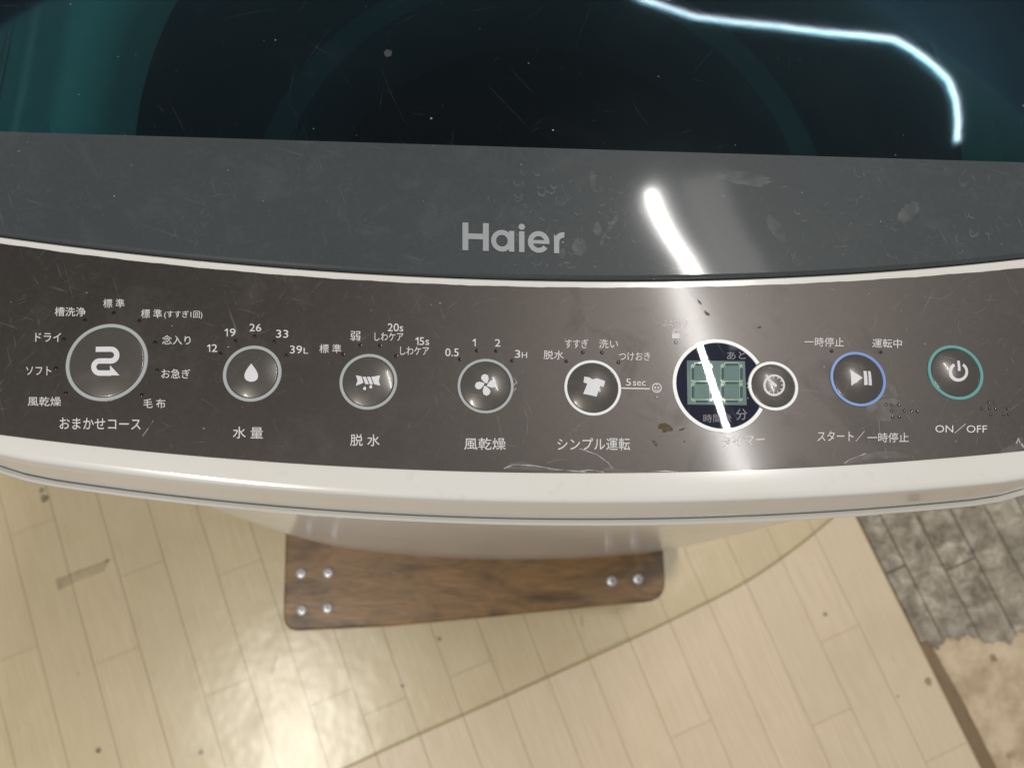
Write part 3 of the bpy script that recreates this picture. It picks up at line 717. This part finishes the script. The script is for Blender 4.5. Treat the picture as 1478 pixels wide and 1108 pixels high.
# lettering
def lettering(s, l, r, hpx=None, mat=None, parent=None, z=ZP + 0.0002, bold=0.002):
    c = bpy.data.curves.new('lettering', 'FONT'); c.body = s; c.resolution_u = 3; c.offset = bold
    o = bpy.data.objects.new('lettering', c); COL.objects.link(o)
    bpy.context.view_layer.update()
    me = bpy.data.meshes.new_from_object(o.evaluated_get(bpy.context.evaluated_depsgraph_get()))
    bpy.data.objects.remove(o); bpy.data.curves.remove(c)
    n = len(me.vertices); co = np.zeros(n * 3); me.vertices.foreach_get('co', co); co = co.reshape(-1, 3)
    x0, x1, y0, y1 = co[:, 0].min(), co[:, 0].max(), co[:, 1].min(), co[:, 1].max()
    wpx = math.hypot(r[0] - l[0], r[1] - l[1]); sx = wpx / (x1 - x0); sy = hpx / (y1 - y0) if hpx else sx
    ux, uy = (r[0] - l[0]) / wpx, (r[1] - l[1]) / wpx
    for i in range(n):
        a = (co[i, 0] - x0) * sx; b_ = (co[i, 1] - y0) * sy
        p = at(l[0] + ux * a + uy * b_, l[1] + uy * a - ux * b_, z); co[i] = p
    me.vertices.foreach_set('co', co.ravel()); me.name = 'lettering'; me.update(); me.materials.clear()
    return place('lettering', me, mat or M_print, parent or panel, False)
TXT = [('標 準', (149, 444), (179.7, 444), 12.6), ('槽洗浄', (79, 456), (123.5, 456.6), 13), ('標 準', (203.5, 458.8), (233.7, 459.2), 12.8), ('(すすぎ1回)', (237, 460), (292, 460.4), 12),
       ('ドライ', (51, 493), (88, 493.4), 13), ('念入り', (234, 497), (275, 497.4), 13.4), ('ソフト', (37.5, 541), (74, 541.4), 12.6), ('お急ぎ', (233, 545.8), (274.5, 546.2), 13.6),
       ('風乾燥', (40, 585.6), (88, 586), 13.4), ('毛 布', (207, 588.6), (238.5, 589), 13.6), ('おまかせコース', (86, 619), (203, 620.2), 16.5),
       ('2', (305.4, 507.6), (313.6, 507.7), 10.8), ('9', (331.6, 485.3), (340, 485.4), 11.2), ('26', (360, 478), (377, 478.3), 10.9), ('33', (398.5, 487.2), (416, 487.5), 11.4), ('39', (418.5, 510), (436, 510.2), 11.4), ('L', (438.2, 510.2), (444.3, 510.3), 8.2),
       ('水 量', (336, 632.4), (379.5, 633), 17), ('標 準', (461, 509.2), (492.5, 509.6), 12.8), ('弱', (505.5, 491.6), (520, 491.8), 13.8), ('20s', (559.5, 478), (582, 478.3), 11.4), ('しわケア', (540.5, 491.6), (582, 492), 12),
       ('5s', (605.4, 497.9), (619.5, 498), 11.2), ('しわケア', (577.5, 512), (619, 512.4), 12), ('脱 水', (505.5, 643.2), (548, 643.8), 17),
       ('0.5', (642.6, 514), (662, 514.2), 11.4), ('2', (714.3, 500), (722.3, 500), 10.6), ('3', (743, 516.2), (750.8, 516.4), 11.2), ('H', (753, 516.5), (760.7, 516.6), 8.4),
       ('風乾燥', (670, 648.8), (730, 649), 17.2), ('脱水', (784.5, 518.4), (813.5, 518.6), 13), ('すすぎ', (815.5, 502.2), (849, 502.4), 13), ('洗い', (864.5, 502.4), (892, 502.6), 12.8), ('つけおき', (893.4, 520.2), (938, 520.5), 12.4),
       ('5', (903.5, 556.4), (910.6, 556.4), 10), ('sec', (913.5, 556.5), (932, 556.6), 6.6), ('シンプル運転', (804.5, 649.8), (909.5, 649.6), 18), ('ふたロック', (957, 471), (994, 470.6), 9),
       ('タイマー', (1042.5, 645), (1104, 641.6), 16), ('一時停止', (1161, 500), (1218, 500.4), 13.4), ('運転中', (1259, 501.6), (1301.5, 502.4), 13), ('スタート', (1180, 636.4), (1232, 636.4), 14.5), ('／', (1235, 637), (1249, 636), 14.5),
       ('一時停止', (1252, 638.4), (1311.5, 638), 14), ('ON／OFF', (1350, 625), (1424.5, 625.4), 14)]
for s, l, r, h in TXT: lettering(s, l, r, h)
for x, y, h in ((299, 507.6, 10.8), (324.4, 485.3, 11.2), (599.6, 497.9, 11.2), (682.2, 499.6, 10.6)):
    art('lettering', [[(x + 2.9, y), (x + 2.9, y - h + 2.9), (x, y - h + 3.6), (x, y - h + 2.3), (x + 3.1, y - h), (x + 4.4, y - h), (x + 4.4, y)]], ZP + 0.0002, M_print, panel)
for s, l, r, h in (('あと', (1049.5, 518.8), (1076.5, 518), 11.2), ('分', (1062.5, 606), (1078.5, 605.6), 16), ('時間後', (1015.5, 609.8), (1056, 608.6), 12)):
    lettering(s, l, r, h, M_printdim, disp, ZP + 0.00022, 0.0)
art('icon', [[(-5.6, -1.2), (5.6, -1.2), (5.8, 6.6), (-5.8, 6.6)]] + stroke([(-3.4, -1)] + arc(0, -3.2, 3.4, pi, 2 * pi, 10) + [(3.4, -1)], 1.7), ZP + 0.0002, M_print, panel, (975.5, 482))
art('icon', ringpoly(5.6, 7.1, 28) + [disc(1.5, 10, (-2.3, -.4)), disc(1.5, 10, (2.3, -.4))] + stroke(arc(0, 0.6, 3.2, .5, pi - .5, 8), 1.1) + [[(-1.6, -6), (1.6, -6), (.4, -3.4), (-.6, -3.4)]], ZP + 0.0002, M_print, panel, (948, 559.6))
art('leader_line', stroke([(896.8, 560), (938, 561)], 1.8), ZP + 0.0002, M_print, panel)

# maker's lettering on the lid: each letter a flat raised shape
ZH = ZL + 0.00018
def letter(polys): art('letter', polys, ZH, M_logo, lid)
def sl(x): return (x - 667) * 0.033
def A(ps): return [(p[0], [(x, y + sl(x)) for x, y in p[1]]) if isinstance(p, tuple) else [(x, y + sl(x)) for x, y in p] for p in ps]
bt = 361.0; top = 321.0
letter(A([[(667.5, top), (676, top), (676, bt), (667.5, bt)], [(697, top), (705.5, top), (705.5, bt), (697, bt)], [(676, 336.5), (697, 336.5), (697, 344.6), (676, 344.6)]]))
letter(A(ringpoly(8.4, 15.6, 40, 0, 2 * pi, (724.5, 345.6)) + [(1, [(734.6, 331), (742.3, 331), (742.3, 361), (734.6, 361)])]))
letter(A([[(749.2, 331), (757, 331), (757, 361), (749.2, 361)], disc(4.5, 20, (753.1, 324.5))]))
letter(A(ringpoly(8.4, 15.6, 36, 0.0, 2 * pi - 0.62, (777.5, 345.6)) + [(1, [(763.5, 343), (792.8, 343), (793, 348.2), (763.5, 348.2)])]))
letter(A([(1, [(799.6, 334), (807.2, 340), (807.2, 361), (799.6, 361)])] + ringpoly(6.2, 14, 14, pi / 2 - .1, pi, (813.5, 344.5))))

# wear: scratches, scuffs and peeled film on the panel and the lid
def scratches(name, count, box, z, mat, parent, lmin, lmax, wmm, curv=0.6):
    V, Fc = [], []
    for _ in range(count):
        x, y = random.uniform(box[0], box[2]), random.uniform(box[1], box[3]); a = random.choice([random.gauss(1.1, .25), random.gauss(-0.7, .4), random.uniform(0, pi)])
        L = random.uniform(lmin, lmax) * random.random() ** 1.2 + 3; k = random.uniform(-curv, curv) / max(L, 8); n_ = max(3, int(L / 7)); path = []
        for i in range(n_ + 1): path.append((x, y)); x += math.cos(a) * L / n_; y += math.sin(a) * L / n_; a += k * L / n_
        wd = wmm * random.uniform(.5, 1.3); b = len(V); n1 = len(path)
        for i, (px, py) in enumerate(path):
            ax, ay = path[max(0, i - 1)]; bx_, by_ = path[min(n1 - 1, i + 1)]; l = math.hypot(bx_ - ax, by_ - ay) or 1
            q = wd * (0.15 + 0.85 * math.sin(pi * i / (n1 - 1))); nx, ny = -(by_ - ay) / l * q / 2, (bx_ - ax) / l * q / 2
            for sx in (1, -1):
                p = at(px + sx * nx, py + sx * ny, z)
                V.append(tuple(p))
        for i in range(n1 - 1): Fc.append((b + 2 * i, b + 2 * i + 2, b + 2 * i + 3, b + 2 * i + 1))
    # keep what lies inside the surface
    def inside(p):
        return (yD(p[0]) + .001 < p[1] < yC(p[0]) - .001) if parent is panel else (yB(p[0]) + .003 < p[1])
    Fc = [f for f in Fc if all(inside(V[i]) for i in f)]
    o = mesh(name, V, Fc, mat, parent, False); tag(o, kind='stuff'); return o
ZS = ZP + 0.00026
scratches('scratches', 170, (0, 380, 1478, 680), ZS, M_scratch, panel, 6, 70, 0.55)
scratches('scratches', 130, (800, 400, 1478, 670), ZS + 0.00003, M_scratch, panel, 6, 80, 0.6)
scratches('scratches', 110, (700, 240, 1478, 390), ZL + 0.00022, M_scratch, lid, 4, 26, 0.7, 1.6)
M_hair = faint_mat('glass_scratch', (0.5, 0.55, 0.56, 1), 0.06)
scratches('scratches', 150, (-20, 0, 1500, 225), ZL + 0.0003, M_hair, lid, 8, 110, 0.5, 0.5)
def specks(name, count, box, z, parent, mat, rmax):
    V, Fc = [], []
    for _ in range(count):
        x, y = random.uniform(box[0], box[2]), random.uniform(box[1], box[3]); r = 0.5 + rmax * random.random() ** 4; b = len(V)
        a0 = random.uniform(0, 6); st = random.uniform(.4, 1)
        for k in range(6):
            a = a0 + k * pi / 3; V.append(tuple(at(x + r * math.cos(a), y + r * st * math.sin(a), z)))
        Fc.append(tuple(range(b, b + 6)))
    keep = [f for f in Fc if ((yD(V[f[0]][0]) + .001 < V[f[0]][1] < yC(V[f[0]][0]) - .001) if parent is panel else (yB(V[f[0]][0]) + .003 < V[f[0]][1]))]
    o = mesh(name, V, keep, mat, parent, False); tag(o, kind='stuff')
M_dust = faint_mat('dust', (0.6, 0.6, 0.6, 1), 0.5)
specks('dust', 110, (0, 360, 1478, 680), ZS + 0.00006, panel, M_dust, 1.2)
specks('dust', 90, (0, 0, 1478, 390), ZL + 0.0004, lid, M_dust, 1.3)
for (x, y, r, st, ro) in ((962, 616, 9, (1, .7), .2), (985, 619, 6, (1, .22), .35), (944, 637, 2.2, (1, 1), 0), (947, 641, 2, (1, 1), 0), (1010, 436, 5, (.3, 1), .7), (1021, 452, 6, (.25, 1), .8), (1097, 472, 2.4, (1, .8), 0), (988, 637, 1.4, (1, 1), 0)):
    mesh('stain', *blob(x, y, r, ZS + 0.00004, 0.4, 14, st, ro), M_rust, panel, False)
# peeled film along the near edge and round the buttons
def smear(pts, mat): art('peeled_film', [pts], ZS + 0.00009, mat, panel)
for pts in ([(726, 676), (735, 668), (752, 666), (776, 671), (800, 676), (850, 680), (838, 682.5), (790, 680), (752, 677)], [(868, 678), (884, 671), (890, 676), (905, 680), (975, 680.4), (950, 682), (890, 681.6)],
            [(1218, 668.5), (1232, 661), (1262, 652), (1290, 650), (1306, 656), (1312, 659), (1290, 661), (1250, 664)], [(1440, 652), (1462, 640), (1476, 628), (1478, 648), (1455, 653)]):
    smear(pts, M_haze)
for path, wd in (([(727, 676), (742, 670), (772, 672), (800, 677), (846, 681)], 1.2), ([(790, 668), (810, 662), (820, 664)], 1.0), ([(834, 680), (850, 678), (872, 681)], 1.6), ([(940, 680.5), (960, 679.5), (978, 681)], 1.2), ([(1218, 669), (1226, 663), (1250, 654)], 1.1), ([(1268, 605), (1270, 625), (1277, 645), (1280, 662)], 1.0),
                 ([(1467, 640), (1470, 632), (1472, 639)], 2.2), ([(1474, 640), (1478, 646)], 2.4), ([(742, 545), (746, 552), (741, 556)], 1.4), ([(745, 560), (740, 566)], 1.2), ([(880, 536), (887, 538), (893, 547), (888, 551)], 1.4), ([(882, 545), (890, 544), (895, 551)], 1.4),
                 ([(1079, 560), (1083, 552), (1082, 545)], 1.4), ([(1078, 553), (1088, 558)], 1.2), ([(1081, 562), (1086, 568)], 1.6), ([(1252, 482), (1262, 470), (1265, 455)], .7), ([(1152, 564), (1166, 563), (1182, 566)], .8), ([(836, 647), (862, 656), (878, 668), (884, 676)], 1.3), ([(1241, 576), (1258, 578), (1280, 570)], 1.0),
                 ([(757, 590), (762, 605), (760, 630), (754, 642)], .8), ([(718, 600), (722, 620), (728, 640), (745, 645)], .7), ([(1215, 482), (1222, 492), (1227, 500)], .9), ([(206, 629), (214, 618), (221, 607)], 1.6)):
    m_ = M_scuff if wd > 1.05 else M_scratch
    art('peeled_film', stroke(path, wd), ZS + 0.00012, m_, panel)
smear([(1252, 580), (1270, 577), (1290, 574), (1300, 579), (1284, 588), (1290, 600), (1285, 608), (1266, 607), (1262, 597), (1250, 592)], M_haze)
smear([(1280, 552), (1290, 556), (1296, 572), (1286, 572)], M_haze)
# water marks on the lid frame: short curved drips
for _ in range(80):
    x = random.uniform(740, 930) if random.random() < .75 else random.uniform(1130, 1470); y = random.uniform(248, 385); r = random.uniform(2.5, 8); a0 = random.uniform(0, 1.2); sp = random.uniform(1.2, 3.2)
    p = at(x, y)
    if p.y < yB(p.x) + 0.006: continue
    art('water_mark', stroke([(px_ + random.uniform(-.8, .8), y + (py_ - y) * random.uniform(.8, 1.3)) for px_, py_ in arc(x, y, r, a0, a0 + sp, 7)], random.uniform(.6, 1.5)), ZL + 0.00026, M_drip, lid)
for (x, y, r, st, ro) in ((856, 262, 16, (.3, 1), .1), (812, 366, 8, (.5, 1), -.2), (836, 356, 14, (.7, 1), 0), (1312, 306, 20, (.5, 1), -.8), (862, 330, 10, (.6, 1), 0), (1075, 258, 36, (1, .3), -.1), (1120, 330, 22, (.4, 1), .5), (560, 77, 6, (1, 1), 0), (870, 345, 7, (.35, 1.6), -.3), (884, 322, 12, (.25, 1.4), -.5)):
    p = at(x, y)
    mesh('water_mark', *blob(x, y, r, ZL + 0.0002, 0.16, 30, st, ro), M_smear, lid, False)
